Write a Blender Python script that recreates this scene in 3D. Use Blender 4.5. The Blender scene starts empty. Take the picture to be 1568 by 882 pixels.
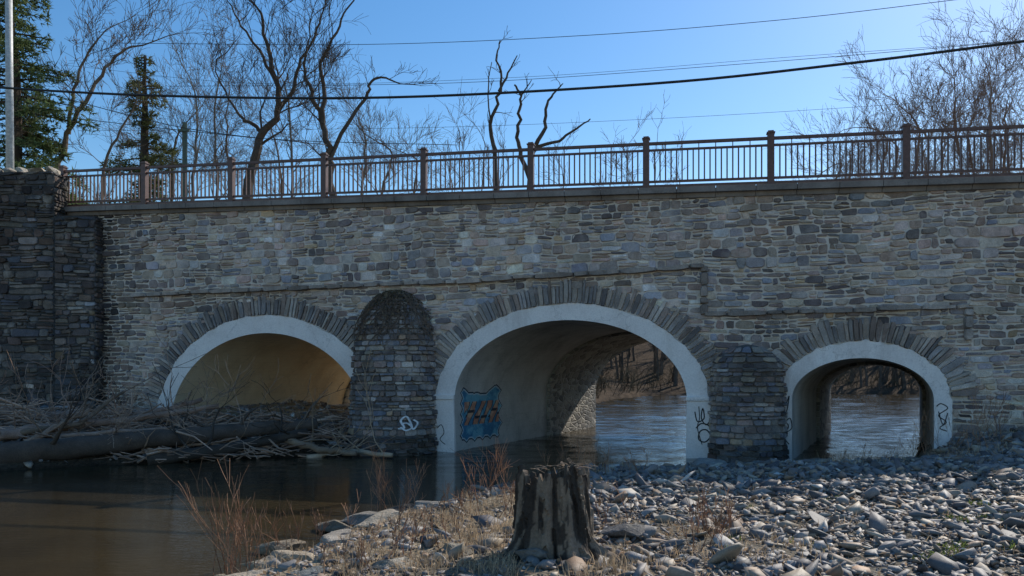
import bpy, math, random
import numpy as np
from mathutils import Vector, Matrix
R = random.Random(7)
nr = np.random.RandomState(5)
sc = bpy.context.scene
F = 1132.0; HZ = 570.0; CH = 1.9
Y0 = 17.5; K = 0.25
# ---------------------------------------------------------------- helpers
def PW(px, py, d):
    return Vector(((px-784)/F*d, d, CH+(HZ-py)/F*d))
def GX(px, py, z):            # point on a level plane
    d = (CH-z)*F/(py-HZ)
    return ((px-784)/F*d, d)
def wallX(px):
    x = (px-784)/F
    return x*Y0/(1+K*x)
def wallZ(X, py):
    return CH+(HZ-py)/F*(Y0-K*X)
NW = Vector((-K, -1, 0)).normalized()
def wp(X, z, off=0.0):
    return Vector((X+NW.x*off, Y0-K*X+NW.y*off, z))
def ztop(X): return 6.1-.028*(X-.5)
def hash2(i, j, s=0):
    n = (i.astype(np.int64)*374761393 + j.astype(np.int64)*668265263 + s*1442695041) & 0x7fffffff
    n = ((n ^ (n >> 13))*1274126177) & 0x7fffffff
    return ((n ^ (n >> 16)) & 0xffff)/65535.0
def vn(x, y, s=0):
    x = np.asarray(x, float); y = np.asarray(y, float)
    i = np.floor(x); j = np.floor(y); fx = x-i; fy = y-j
    fx = fx*fx*(3-2*fx); fy = fy*fy*(3-2*fy)
    a = hash2(i, j, s); b = hash2(i+1, j, s); c = hash2(i, j+1, s); d = hash2(i+1, j+1, s)
    return (a*(1-fx)+b*fx)*(1-fy)+(c*(1-fx)+d*fx)*fy
def fbm(x, y, s=0, o=4):
    t = 0; a = .5; f = 1.0
    for k in range(o):
        t = t+a*vn(x*f, y*f, s+k*17); a *= .5; f *= 2.03
    return t
def hs_(i,j,s):
    n=(i*374761393+j*668265263+s*1442695041)&0x7fffffff
    n=((n^(n>>13))*1274126177)&0x7fffffff
    return ((n^(n>>16))&0xffff)/65535.0
def v1n(x,y,s=0):
    i=math.floor(x); j=math.floor(y); fx=x-i; fy=y-j; fx=fx*fx*(3-2*fx); fy=fy*fy*(3-2*fy)
    return (hs_(i,j,s)*(1-fx)+hs_(i+1,j,s)*fx)*(1-fy)+(hs_(i,j+1,s)*(1-fx)+hs_(i+1,j+1,s)*fx)*fy
def f1(x,y,s=0):
    return .5*v1n(x,y,s)+.25*v1n(x*2.03,y*2.03,s+17)+.125*v1n(x*4.1,y*4.1,s+34)+.06*v1n(x*8.3,y*8.3,s+51)
class MB:
    def __init__(s): s.v=[]; s.f=[]; s.c=[]
    def add(s, vs, fs, col=(1,1,1)):
        b=len(s.v); s.v.extend(vs); s.f.extend([tuple(i+b for i in f) for f in fs]); s.c.extend([col]*len(vs))
    def obj(s, name, mat, smooth=False, parent=None):
        me=bpy.data.meshes.new(name); me.from_pydata([tuple(p) for p in s.v],[],s.f)
        at=me.color_attributes.new('Col','FLOAT_COLOR','POINT')
        c=np.ones((len(s.v),4),np.float32); c[:,:3]=np.array(s.c,np.float32).reshape(-1,3)
        at.data.foreach_set('color',c.ravel())
        return mkobj(name, me, mat, smooth, parent)
def mkobj(name, me, mat, smooth=False, parent=None):
    if smooth: me.polygons.foreach_set('use_smooth',[True]*len(me.polygons))
    if mat: me.materials.append(mat)
    o=bpy.data.objects.new(name, me); sc.collection.objects.link(o)
    if parent: o.parent=parent
    me.update(); return o
def npobj(name, V, T, C, mat, smooth=False, parent=None, n=3):
    me=bpy.data.meshes.new(name)
    me.vertices.add(len(V)); me.vertices.foreach_set('co',V.astype(np.float32).ravel())
    me.loops.add(len(T)*n); me.loops.foreach_set('vertex_index',T.astype(np.int32).ravel())
    me.polygons.add(len(T)); me.polygons.foreach_set('loop_start',np.arange(0,len(T)*n,n,dtype=np.int32))
    try: me.polygons.foreach_set('loop_total',np.full(len(T),n,np.int32))
    except Exception: pass
    me.update(calc_edges=True)
    at=me.color_attributes.new('Col','FLOAT_COLOR','POINT')
    c=np.ones((len(V),4),np.float32); c[:,:3]=C
    at.data.foreach_set('color',c.ravel())
    return mkobj(name, me, mat, smooth, parent)
def empty(name):
    o=bpy.data.objects.new(name,None); sc.collection.objects.link(o); return o
def frame(d):
    d=d.normalized(); u=Vector((0,0,1)) if abs(d.z)<.9 else Vector((1,0,0))
    a=d.cross(u).normalized(); return a, d.cross(a).normalized()
def tube(B, pts, rad, n=5, col=(1,1,1), rough=0.0, cap=True):
    vs=[]; m=len(pts)
    for i,p in enumerate(pts):
        d=(pts[min(i+1,m-1)]-pts[max(i-1,0)])
        if i==0: a,b=frame(d)
        else:
            dn=d.normalized(); a=(a-dn*a.dot(dn))
            if a.length<1e-5: a,b=frame(d)
            a.normalize(); b=dn.cross(a)
        for k in range(n):
            t=2*math.pi*k/n; r=rad[i]*(1+(R.uniform(-rough,rough) if rough else 0))
            vs.append(p+a*(math.cos(t)*r)+b*(math.sin(t)*r))
    fs=[]
    for i in range(m-1):
        for k in range(n):
            k2=(k+1)%n; fs.append((i*n+k,i*n+k2,(i+1)*n+k2,(i+1)*n+k))
    if cap: fs.append(tuple(range(n))[::-1]); fs.append(tuple(range((m-1)*n,m*n)))
    B.add(vs,fs,col)
def beam(B, p0, p1, w, h, up=Vector((0,0,1)), col=(1,1,1)):
    d=(p1-p0).normalized(); s=d.cross(up).normalized()*w/2; u=s.cross(d).normalized()*h/2
    vs=[p0-s-u,p0+s-u,p0+s+u,p0-s+u,p1-s-u,p1+s-u,p1+s+u,p1-s+u]
    B.add(vs,[(0,3,2,1),(4,5,6,7),(0,1,5,4),(1,2,6,5),(2,3,7,6),(3,0,4,7)],col)
# ---------------------------------------------------------------- materials
def newmat(name):
    m=bpy.data.materials.new(name); m.use_nodes=True; nt=m.node_tree
    return m, nt, nt.nodes['Principled BSDF']
def N(nt, t, **kw):
    n=nt.nodes.new(t)
    for k,v in kw.items():
        if k in n.inputs: n.inputs[k].default_value=v
        else: setattr(n,k,v)
    return n
def noise(nt, scale, detail=5, rough=.6, vec=None, stretch=None):
    n=N(nt,'ShaderNodeTexNoise',Scale=scale,Detail=detail,Roughness=rough)
    g=nt.nodes.new('ShaderNodeNewGeometry') ; src=g.outputs['Position']
    if stretch:
        mp=nt.nodes.new('ShaderNodeMapping'); mp.inputs['Scale'].default_value=stretch
        nt.links.new(src,mp.inputs['Vector']); src=mp.outputs[0]
    nt.links.new(src,n.inputs['Vector']); return n
def ramp(nt, src, stops):
    r=nt.nodes.new('ShaderNodeValToRGB'); nt.links.new(src,r.inputs[0])
    el=r.color_ramp.elements
    while len(el)<len(stops): el.new(.5)
    for e,(p,c) in zip(el,stops): e.position=p; e.color=(*c,1) if len(c)==3 else c
    return r
def g3(v): return (v,v,v)
def mixc(nt, a, b, fac, mode='MIX'):
    m=nt.nodes.new('ShaderNodeMix'); m.data_type='RGBA'; m.blend_type=mode
    for s,i in ((a,6),(b,7)):
        if isinstance(s,tuple): m.inputs[i].default_value=(*s,1)
        else: nt.links.new(s,m.inputs[i])
    if isinstance(fac,(int,float)): m.inputs[0].default_value=fac
    else: nt.links.new(fac,m.inputs[0])
    return m.outputs[2]
def bump(nt, bs, src, strength, dist, prev=None):
    b=N(nt,'ShaderNodeBump',Strength=strength,Distance=dist); nt.links.new(src,b.inputs['Height'])
    if prev: nt.links.new(prev.outputs[0],b.inputs['Normal'])
    nt.links.new(b.outputs[0],bs.inputs['Normal']); return b
def attrmat(name, rough=.85, vs=6, fs=60, vlo=.65, vhi=1.25, bstr=.6, bd=.02, spec=.3, tint=None, transl=0, grime=None):
    m,nt,bs=newmat(name)
    a=nt.nodes.new('ShaderNodeAttribute'); a.attribute_name='Col'
    n1=noise(nt,vs); n2=noise(nt,fs,4,.7)
    r1=ramp(nt,n1.outputs[0],[(.3,g3(vlo)),(.7,g3(vhi))]); r2=ramp(nt,n2.outputs[0],[(.3,g3(.75)),(.7,g3(1.2))])
    c=mixc(nt,a.outputs[0],r1.outputs[0],1,'MULTIPLY'); c=mixc(nt,c,r2.outputs[0],1,'MULTIPLY')
    if tint:
        n3=noise(nt,tint[1]); r3=ramp(nt,n3.outputs[0],[(.55,g3(0)),(.72,g3(tint[2]))]); c=mixc(nt,c,tint[0],r3.outputs[0])
    if grime:
        n4=noise(nt,.55,7,.6,stretch=(1,1,.35)); r4=ramp(nt,n4.outputs[0],[(.42,g3(grime)),(.58,g3(1.1))]); c=mixc(nt,c,r4.outputs[0],1,'MULTIPLY')
    nt.links.new(c,bs.inputs['Base Color']); bs.inputs['Roughness'].default_value=rough
    bs.inputs['Specular IOR Level'].default_value=spec
    if bstr: bump(nt,bs,n2.outputs[0],bstr,bd)
    if transl:
        t=nt.nodes.new('ShaderNodeBsdfTranslucent'); nt.links.new(c,t.inputs[0]); mx=nt.nodes.new('ShaderNodeMixShader'); mx.inputs[0].default_value=transl
        nt.links.new(bs.outputs[0],mx.inputs[1]); nt.links.new(t.outputs[0],mx.inputs[2]); nt.links.new(mx.outputs[0],nt.nodes['Material Output'].inputs[0])
    return m
M_stone=attrmat('masonry_stone',.9,5,38,.75,1.25,1,.035,.2,tint=((.66,.585,.51),1.7,.5),grime=.78)
M_plain=attrmat('plain_tinted',.7,5,40,.85,1.1,.2,.005)
M_bark=attrmat('bark',.95,3,40,.7,1.2,.8,.02,.15)
M_pebble=attrmat('river_gravel',.62,9,70,.8,1.15,.6,.004,.35)
M_rock=attrmat('ledge_rock',.85,4,35,.6,1.25,1,.03,.25,tint=((.38,.32,.23),3,.6))
M_grass=attrmat('dry_grass',.8,5,40,.8,1.2,0,0,.2,transl=.35)
def mortar():
    m,nt,bs=newmat('mortar')
    n1=noise(nt,2.2); n2=noise(nt,50)
    r=ramp(nt,n1.outputs[0],[(.3,(.48,.42,.36)),(.5,(.63,.56,.49)),(.7,(.73,.66,.59))])
    nt.links.new(r.outputs[0],bs.inputs['Base Color']); bs.inputs['Roughness'].default_value=.95
    bump(nt,bs,n2.outputs[0],.6,.02); return m
M_mortar=mortar()
def concrete(name, lo, mid, hi, stain=(.1,.09,.08), lines=True, amt=.7):
    m,nt,bs=newmat(name)
    n1=noise(nt,1.3,7,.65); n2=noise(nt,30,5,.7); n3=noise(nt,.9,6,.7,stretch=(1,1,.25)); n4=noise(nt,9,6,.75)
    r=ramp(nt,n1.outputs[0],[(.3,lo),(.5,mid),(.72,hi)])
    r3=ramp(nt,n3.outputs[0],[(.50,g3(0)),(.70,g3(amt))])
    c=mixc(nt,r.outputs[0],stain,r3.outputs[0])
    r4=ramp(nt,n4.outputs[0],[(.58,g3(0)),(.72,g3(amt*.8))]); c=mixc(nt,c,stain,r4.outputs[0])
    r2=ramp(nt,n2.outputs[0],[(.3,g3(.85)),(.7,g3(1.1))]); c=mixc(nt,c,r2.outputs[0],1,'MULTIPLY')
    v=nt.nodes.new('ShaderNodeTexVoronoi'); v.feature='DISTANCE_TO_EDGE'; v.inputs['Scale'].default_value=.8
    n5=noise(nt,3,5,.75); g5=nt.nodes.new('ShaderNodeNewGeometry'); mxv=mixc(nt,g5.outputs['Position'],n5.outputs['Color'],.4); nt.links.new(mxv,v.inputs['Vector'])
    rc_=ramp(nt,v.outputs['Distance'],[(0,g3(.72)),(.008,g3(1))]); c=mixc(nt,c,rc_.outputs[0],1,'MULTIPLY')
    if lines:
        g=nt.nodes.new('ShaderNodeNewGeometry'); sx=nt.nodes.new('ShaderNodeSeparateXYZ'); nt.links.new(g.outputs['Position'],sx.inputs[0])
        w=N(nt,'ShaderNodeMath',operation='MULTIPLY'); w.inputs[1].default_value=5.5; nt.links.new(sx.outputs[2],w.inputs[0])
        fr=N(nt,'ShaderNodeMath',operation='FRACT'); nt.links.new(w.outputs[0],fr.inputs[0])
        rl=ramp(nt,fr.outputs[0],[(.0,g3(.8)),(.06,g3(1))]); c=mixc(nt,c,rl.outputs[0],1,'MULTIPLY')
    nt.links.new(c,bs.inputs['Base Color']); bs.inputs['Roughness'].default_value=.9
    bump(nt,bs,n2.outputs[0],.35,.01); return m
M_ring=concrete('arch_ring_concrete',(.70,.64,.60),(.82,.76,.72),(.87,.82,.77),(.46,.40,.36),False,.6)
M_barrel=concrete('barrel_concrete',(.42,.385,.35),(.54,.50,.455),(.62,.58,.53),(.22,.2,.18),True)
M_ochre=concrete('ochre_concrete',(.66,.50,.32),(.78,.62,.42),(.82,.69,.5),(.44,.32,.2),True,.5)  # ochre lining; colour lightened in place of light reflected off the water
M_coping=concrete('coping_concrete',(.15,.125,.11),(.22,.19,.17),(.3,.265,.24),(.09,.075,.065),False)
def procstone(name, dark=1.0):
    m,nt,bs=newmat(name)
    g=nt.nodes.new('ShaderNodeNewGeometry'); mp=nt.nodes.new('ShaderNodeMapping'); mp.inputs['Scale'].default_value=(3.2,3.2,7)
    nt.links.new(g.outputs['Position'],mp.inputs[0])
    v=nt.nodes.new('ShaderNodeTexVoronoi'); v.inputs['Scale'].default_value=1; nt.links.new(mp.outputs[0],v.inputs['Vector'])
    e=nt.nodes.new('ShaderNodeTexVoronoi'); e.feature='DISTANCE_TO_EDGE'; e.inputs['Scale'].default_value=1; nt.links.new(mp.outputs[0],e.inputs['Vector'])
    sp=nt.nodes.new('ShaderNodeSeparateColor'); nt.links.new(v.outputs['Color'],sp.inputs[0])
    r=ramp(nt,sp.outputs[0],[(0,(.13*dark,.12*dark,.11*dark)),(.5,(.26*dark,.235*dark,.2*dark)),(1,(.4*dark,.36*dark,.3*dark))])
    re=ramp(nt,e.outputs['Distance'],[(0,g3(1)),(.07,g3(0))])
    c=mixc(nt,r.outputs[0],(.4*dark,.38*dark,.34*dark),re.outputs[0]); nt.links.new(c,bs.inputs['Base Color'])
    rb=ramp(nt,e.outputs['Distance'],[(0,g3(0)),(.15,g3(1))]); bump(nt,bs,rb.outputs[0],.8,.04)
    bs.inputs['Roughness'].default_value=.9; return m
M_pst=procstone('rubble_stone')
def metal(name,c,rough=.5):
    m,nt,bs=newmat(name); n=noise(nt,14); r=ramp(nt,n.outputs[0],[(.35,tuple(x*.7 for x in c)),(.7,tuple(x*1.2 for x in c))])
    nt.links.new(r.outputs[0],bs.inputs['Base Color']); bs.inputs['Roughness'].default_value=rough; return m
M_rail=metal('painted_brown_steel',(.115,.052,.038),.45)
M_cable=metal('cable_rubber',(.02,.02,.02),.6)
M_pole=metal('galvanised_pole',(.5,.5,.48),.5)
M_gpost=metal('weathered_green_wood',(.1,.13,.1),.9)
M_black=metal('black_paint',(.02,.02,.022),.7)
M_white=metal('white_paint',(.75,.75,.75),.7)
def watermat():
    m,nt,bs=newmat('river_water')
    bs.inputs['Roughness'].default_value=.04; bs.inputs['IOR'].default_value=1.33
    n0=noise(nt,.35,3); r=ramp(nt,n0.outputs[0],[(.35,(.028,.021,.012)),(.7,(.052,.038,.019))]); nt.links.new(r.outputs[0],bs.inputs['Base Color'])
    n2=noise(nt,7,3,.6,stretch=(.6,1.9,1))
    g=nt.nodes.new('ShaderNodeNewGeometry'); sx=nt.nodes.new('ShaderNodeSeparateXYZ'); nt.links.new(g.outputs['Position'],sx.inputs[0])
    mr=N(nt,'ShaderNodeMapRange'); nt.links.new(sx.outputs[1],mr.inputs[0])
    for i,v in ((1,13.0),(2,19.0),(3,.25),(4,.8)): mr.inputs[i].default_value=v
    b2=bump(nt,bs,n2.outputs[0],.5,.016)
    nt.links.new(mr.outputs[0],b2.inputs['Strength'])
    return m
M_water=watermat()
def groundmat():
    m,nt,bs=newmat('ground_soil')
    a=nt.nodes.new('ShaderNodeAttribute'); a.attribute_name='Col'
    n1=noise(nt,3,6,.7); n2=noise(nt,25,5,.7)
    v=N(nt,'ShaderNodeTexVoronoi',Scale=22.0); g=nt.nodes.new('ShaderNodeNewGeometry'); nt.links.new(g.outputs['Position'],v.inputs['Vector'])
    r1=ramp(nt,n1.outputs[0],[(.3,g3(.6)),(.7,g3(1.35))]); r2=ramp(nt,v.outputs['Color'],[(0,g3(.6)),(1,g3(1.3))])
    c=mixc(nt,a.outputs[0],r1.outputs[0],1,'MULTIPLY'); c=mixc(nt,c,r2.outputs[0],1,'MULTIPLY')
    nt.links.new(c,bs.inputs['Base Color']); bs.inputs['Roughness'].default_value=1; bs.inputs['Specular IOR Level'].default_value=.05
    b=bump(nt,bs,n2.outputs[0],.8,.05); bump(nt,bs,v.outputs['Distance'],.6,.03,b); return m
M_ground=groundmat()
# ---------------------------------------------------------------- terrain
river=np.array([(-3.6,-6),(-3.1,2),(-2.75,5),(-2.45,6.6),(-2.1,7.7),(-1.5,9.3),(-.7,10.8),(.1,12.3),(1.2,13.6),(3.2,14.4),(5,14.4),(6.6,14.0),
 (7.8,14.3),(8.4,15.0),(8.85,16.2),(13,23.3),(17,26),(26,34),(38,46),(46,56),(42,66),(26,66),(13,63),(7,52),(3.6,40),(1.9,30),(1.5,26),(0,24.5),(-3.2,18.8),(-3.8,17.3),
 (-6,16.3),(-9,14.9),(-12,13),(-16,11.4),(-30,8),(-60,0),(-60,-6)],float)
def sdf(X,Y):
    X=np.asarray(X,float);Y=np.asarray(Y,float)
    D=np.full(X.shape,1e9); ins=np.zeros(X.shape,bool); n=len(river)
    for i in range(n):
        a=river[i]; b=river[(i+1)%n]; e=b-a
        t=np.clip(((X-a[0])*e[0]+(Y-a[1])*e[1])/(e@e),0,1)
        D=np.minimum(D,np.hypot(X-a[0]-t*e[0],Y-a[1]-t*e[1]))
        c=((a[1]>Y)!=(b[1]>Y)); 
        with np.errstate(divide='ignore',invalid='ignore'):
            xx=(b[0]-a[0])*(Y-a[1])/(b[1]-a[1]+1e-12)+a[0]
        ins^=(c&(X<xx))
    return np.where(ins,-D,D)
def H(X,Y):
    X=np.asarray(X,float);Y=np.asarray(Y,float); s=sdf(X,Y)
    so=np.maximum(s,0)
    fold=.55+1.6*np.clip((Y-11)/2.5,0,1)*np.clip((8.6-X)/1.2,0,1)*np.clip((X-1)/2,0,1)
    z=.36*(1-np.exp(-so/fold))
    z=z+np.where(Y<17,.062*np.clip(X-3,0,14)*(1-np.exp(-so/(fold*1.3))),0)
    behind=np.clip((Y-30)/8,0,1); z=z+behind*(np.minimum(.12*so,.6)+np.minimum(.34*np.maximum(so-4,0),8.5))
    z=z+np.where((X<-4)&(Y>10)&(Y<24),.10*np.minimum(so,6),0)
    z=z+.10*(fbm(X*.9,Y*.9,3)-.47)*np.clip(so*2,0,1)+.05*(fbm(X*3.5,Y*3.5,9)-.47)*np.clip(so*3,0,1)
    z=z+np.clip((so-25)/60,0,1)*3*(fbm(X*.03,Y*.03,5))
    z=np.where(s<0,-.7*(1-np.exp(s/1.2)),z)
    return z
def Hs(x,y): return float(H(np.array([x]),np.array([y]))[0])
def axis(segs):
    out=[]
    for a,b,st in segs: out+=list(np.arange(a,b,st))
    return np.array(out+[segs[-1][1]])
def gridQ(nx,ny):
    ii=(np.arange(ny-1)[:,None]*nx+np.arange(nx-1)[None,:]).ravel()
    return np.stack([ii,ii+1,ii+nx+1,ii+nx],1)
xs=axis([(-500,-100,40),(-100,-30,5),(-30,-14,.8),(-14,-4,.2),(-4,10,.09),(10,20,.25),(20,60,1.2),(60,120,5),(120,500,40)])
ys=axis([(-60,-4,4),(-4,3,.4),(3,12,.09),(12,20,.16),(20,32,.4),(32,90,1.5),(90,160,7),(160,700,45)])
GXX,GYY=np.meshgrid(xs,ys); Z=H(GXX,GYY)
V=np.stack([GXX.ravel(),GYY.ravel(),Z.ravel()],1)
Q=gridQ(len(xs),len(ys))
grav=np.clip((V[:,0]+4)/1,0,1)*np.clip((17-V[:,1])/1,0,1)
n_=fbm(V[:,0]*.8,V[:,1]*.8,21)[:,None]
C=np.array([.085,.062,.043])*(1-grav[:,None])+np.array([.24,.21,.165])*grav[:,None]
bounce_sand=(np.clip((V[:,1]-19)/2,0,1)*np.clip((38-V[:,1])/4,0,1)*np.clip((V[:,0]+12)/3,0,1)*np.clip((6-V[:,0])/2,0,1))[:,None]  # pale ground added behind the bridge to bounce light into the left arch
C=C*(1-bounce_sand)+np.array([.5,.41,.28])*bounce_sand
tanm=np.clip((1.6-V[:,0])*.8,0,1)*grav*np.clip(n_[:,0]*3-.6,0,1); C=C*(1-tanm[:,None]*.7)+np.array([.34,.27,.18])*tanm[:,None]*.7
C=C*(.7+.6*n_)
wet=np.clip(1-V[:,2]/.08,0,1)[:,None]; C=C*(1-.5*wet)
npobj('ground',V,Q,C,M_ground,True,n=4)
# rippled river surface (real wave relief)
xs=axis([(-90,-16,4),(-16,-8,.5),(-8,16,.11),(16,46,.22),(46,90,6)])
ys=axis([(-20,3,2),(3,12,.2),(12,32,.085),(32,66,.22),(66,90,4)])
WX,WY=np.meshgrid(xs,ys)
def sm(a,b,x):
    t=np.clip((x-a)/(b-a),0,1); return t*t*(3-2*t)
near=sm(12.5,18.5,WY); far=sm(26,42,WY)
w1=(fbm(WX*1.0+WY*.25,WY*2.6,101,3)-.44); w2=(fbm(WX*.45+WY*.1,WY*1.05,111,3)-.44); w3=(vn(WX*3.1,WY*6.5,121)-.5)
Zw=w1*(.010+.075*near*(1-.6*far))+w2*(.012+.05*near+.12*far)+w3*.008*near*(1-far)
Zw=Zw*np.clip((66-WY)/4,0,1)*np.clip((WX+16)/3,0,1)-.012
Vw=np.stack([WX.ravel(),WY.ravel(),Zw.ravel()],1)
npobj('river_water',Vw,gridQ(len(xs),len(ys)),np.ones((len(Vw),3)),M_water,True,n=4)
# ---------------------------------------------------------------- bridge
BR=empty('stone_arch_bridge')
BD=Vector((.527,1,0))
ARCH=[dict(c=-6.36,a=2.75,b=2.46,A=3.2,B=2.92,s=.45,v=.50,vn=0.0),
      dict(c=1.27,a=2.64,b=1.85,A=3.10,B=2.23,s=1.26,v=.50),
      dict(c=7.39,a=1.34,b=.88,A=1.66,B=1.24,s=1.32,v=.48)]
XL,XR=-18.0,20.0
def prof(A,ext=0.0,n=40,bot=-.7):
    c,a,b,s=A['c'],A['a']+ext,A['b']+ext,A['s']
    pts=[(c-a,bot),(c-a,(bot+s)/2)]
    for i in range(n+1):
        t=math.pi*(1-i/n); pts.append((c+a*math.cos(t),s+b*math.sin(t)))
    pts+= [(c+a,(bot+s)/2),(c+a,bot)]
    return pts
def wallface(fn, holes, mat, name, flip=False):
    B=MB()
    def col(x0,z0,x1,z1):
        vs=[fn(x0,z0),fn(x1,z1),fn(x1,ztop(x1)),fn(x0,ztop(x0))]; B.add(vs,[(3,2,1,0) if flip else (0,1,2,3)])
    x=XL
    for A,ext in holes:
        c,a=A['c'],A['a']+ext; col(x,-.7,c-a,-.7)
        p=prof(A,ext)[2:-2]
        for i in range(len(p)-1): col(*p[i],*p[i+1])
        x=c+a
    col(x,-.7,XR,-.7); B.obj(name,mat,False,BR)
wallface(lambda x,z:wp(x,z,.0),[(A,.1) for A in ARCH],M_mortar,'mortar_face')
DEP=8.0; C1=4.6
wallface(lambda x,z:wp(x,z)+BD*DEP,[(A,-.08) for A in ARCH],M_pst,'upstream_face',True)
def sweep(A,ext,w0,w1,mat,name,off0=0.0,seg=6):
    p=prof(A,ext); B=MB(); vs=[]
    for k in range(seg+1):
        w=w0+(w1-w0)*k/seg
        for (x,z) in p:
            q=wp(x,z)+BD*w
            if k==0 and off0: q=wp(x,z,off0)
            vs.append(q)
    n=len(p); fs=[(k*n+i,k*n+i+1,(k+1)*n+i+1,(k+1)*n+i) for k in range(seg) for i in range(n-1)]
    B.add(vs,fs); return B.obj(name,mat,True,BR)
for i,A in enumerate(ARCH):
    c1=C1 if i else 6.0
    sweep(A,0,0,c1,M_ochre if i==0 else M_barrel,'barrel_lining_%d'%i,.035)
    sweep(A,-.08,c1,DEP,M_pst,'old_barrel_%d'%i)
    p=prof(A,0); q=prof(A,-.08); B=MB()
    for k in range(len(p)-1):
        B.add([wp(*p[k])+BD*c1,wp(*p[k+1])+BD*c1,wp(*q[k+1])+BD*c1,wp(*q[k])+BD*c1],[(0,1,2,3)])
    B.obj('lining_end_%d'%i,M_pst,False,BR)
    B=MB(); n=60; bot=-.7
    zs_=[bot,(bot+A['s'])/2]
    inn=[(A['c']-A['a'],z) for z in zs_]; out=[(A['c']-A['A'],z) for z in zs_]
    for k in range(n+1):
        t=math.pi*(1-k/n); wob=.015*math.sin(k*1.7)+.015*math.sin(k*.6+i)+R.uniform(-.014,.014)
        inn.append((A['c']+A['a']*math.cos(t),A['s']+A['b']*math.sin(t)))
        out.append((A['c']+(A['A']+wob)*math.cos(t),A['s']+(A['B']+wob)*math.sin(t)))
    inn+=[(A['c']+A['a'],z) for z in zs_[::-1]]; out+=[(A['c']+A['A'],z) for z in zs_[::-1]]
    pr=.04
    for k in range(len(inn)-1):
        B.add([wp(*inn[k],pr),wp(*inn[k+1],pr),wp(*out[k+1],pr),wp(*out[k],pr)],[(0,3,2,1)])
        B.add([wp(*out[k],pr),wp(*out[k+1],pr),wp(*out[k+1],-.02),wp(*out[k],-.02)],[(0,3,2,1)])
    B.obj('arch_ring_%d'%i,M_ring,False,BR)
# ---- stones
PAL=[((.46,.39,.355),5),((.35,.325,.335),3.6),((.55,.45,.36),3.4),((.40,.295,.24),3),((.22,.185,.18),2.6),((.70,.61,.54),2),((.53,.39,.33),1.9),((.30,.245,.22),3),((.63,.44,.29),.3),((.32,.32,.36),1.3)]
def stonecol(k=1.0):
    t=R.uniform(0,sum(w for _,w in PAL))
    for c,w in PAL:
        t-=w
        if t<=0: break
    j=R.uniform(.78,1.22)*k
    return (min(c[0]*j*R.uniform(.95,1.05),.8),min(c[1]*j,.76),min(c[2]*j*R.uniform(.95,1.05),.74))
def block(B,f,q,h,col,inset=.018,jit=.014):
    cu=sum(p[0] for p in q)/4; cv=sum(p[1] for p in q)/4
    o=[]
    for i in range(4):
        a=q[i]; pv=q[i-1]; nx_=q[(i+1)%4]
        cf=R.uniform(.08,.32)
        o.append((a[0]+(pv[0]-a[0])*cf+R.uniform(-jit,jit),a[1]+(pv[1]-a[1])*cf+R.uniform(-jit,jit)))
        cf=R.uniform(.05,.25)
        o.append((a[0]+(nx_[0]-a[0])*cf+R.uniform(-jit,jit),a[1]+(nx_[1]-a[1])*cf+R.uniform(-jit,jit)))
    vs=[];n=len(o)
    for (u,v) in o: vs.append(f(u,v,-.03))
    for (u,v) in o: vs.append(f(u,v,h*.55))
    tx=R.uniform(-.5,.5); ty=R.uniform(-.5,.5)
    for (u,v) in o:
        du=cu-u; dv=cv-v; L=math.hypot(du,dv)+1e-6; s=min(inset/L,.5)
        vs.append(f(u+du*s,v+dv*s,h+(-du*tx-dv*ty)*.25))
    fs=[]
    for r in range(2):
        for k in range(n):
            k2=(k+1)%n; fs.append((r*n+k,r*n+k2,(r+1)*n+k2,(r+1)*n+k))
    fs.append(tuple(range(2*n,3*n)))
    B.add(vs,fs,col)
def rubble(B,f,u0,u1,v0,v1,clip=None,colf=None,hr=(.09,.20),wr=(.12,.40),hh=(.015,.05),hfun=None):
    v=v0; g=.013
    def warp(u,v): return v+.11*(v1n(u*.55+3,v*.8,40)-.5)+.05*(v1n(u*1.9,v*1.5,41)-.5)
    def put(a,b,c,d):
        if clip:
            r=clip(a,b,c,d)
        else: r=[(a,b)]
        for (a,b) in r:
            if b-a<.05: continue
            h=R.uniform(*hh); k=colf((a+b)/2,(c+d)/2) if colf else 1
            j=lambda: R.uniform(-.012,.012)
            q=[(a+g,warp(a,c)+g),(b-g,warp(b,c)+g+j()),(b-g+j()*2,warp(b,d)-g+j()),(a+g+j()*2,warp(a,d)-g)]
            block(B,f,q,h,stonecol(k))
    while v<v1:
        hr_=hfun(v) if hfun else hr
        hrow=R.uniform(*hr_); 
        if v+hrow>v1-.04: hrow=v1-v
        u=u0
        while u<u1:
            w=R.uniform(*wr)*(1.1 if hrow>.15 else .95)
            if R.random()<.08: w*=1.5
            if u+w>u1-.08: w=u1-u
            x=R.random()
            if hrow>.14 and x<.42:
                m=v+hrow*R.uniform(.34,.66); put(u,u+w,v,m)
                if R.random()<.5 and w>.26:
                    mu=u+w*R.uniform(.35,.65); put(u,mu,m,v+hrow); put(mu,u+w,m,v+hrow)
                else: put(u,u+w,m,v+hrow)
            elif hrow>.18 and x<.52:
                a_,b_=v+hrow*R.uniform(.28,.38),v+hrow*R.uniform(.6,.72); put(u,u+w,v,a_);put(u,u+w,a_,b_);put(u,u+w,b_,v+hrow)
            else: put(u,u+w,v,v+hrow)
            u+=w
        v+=hrow
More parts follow.
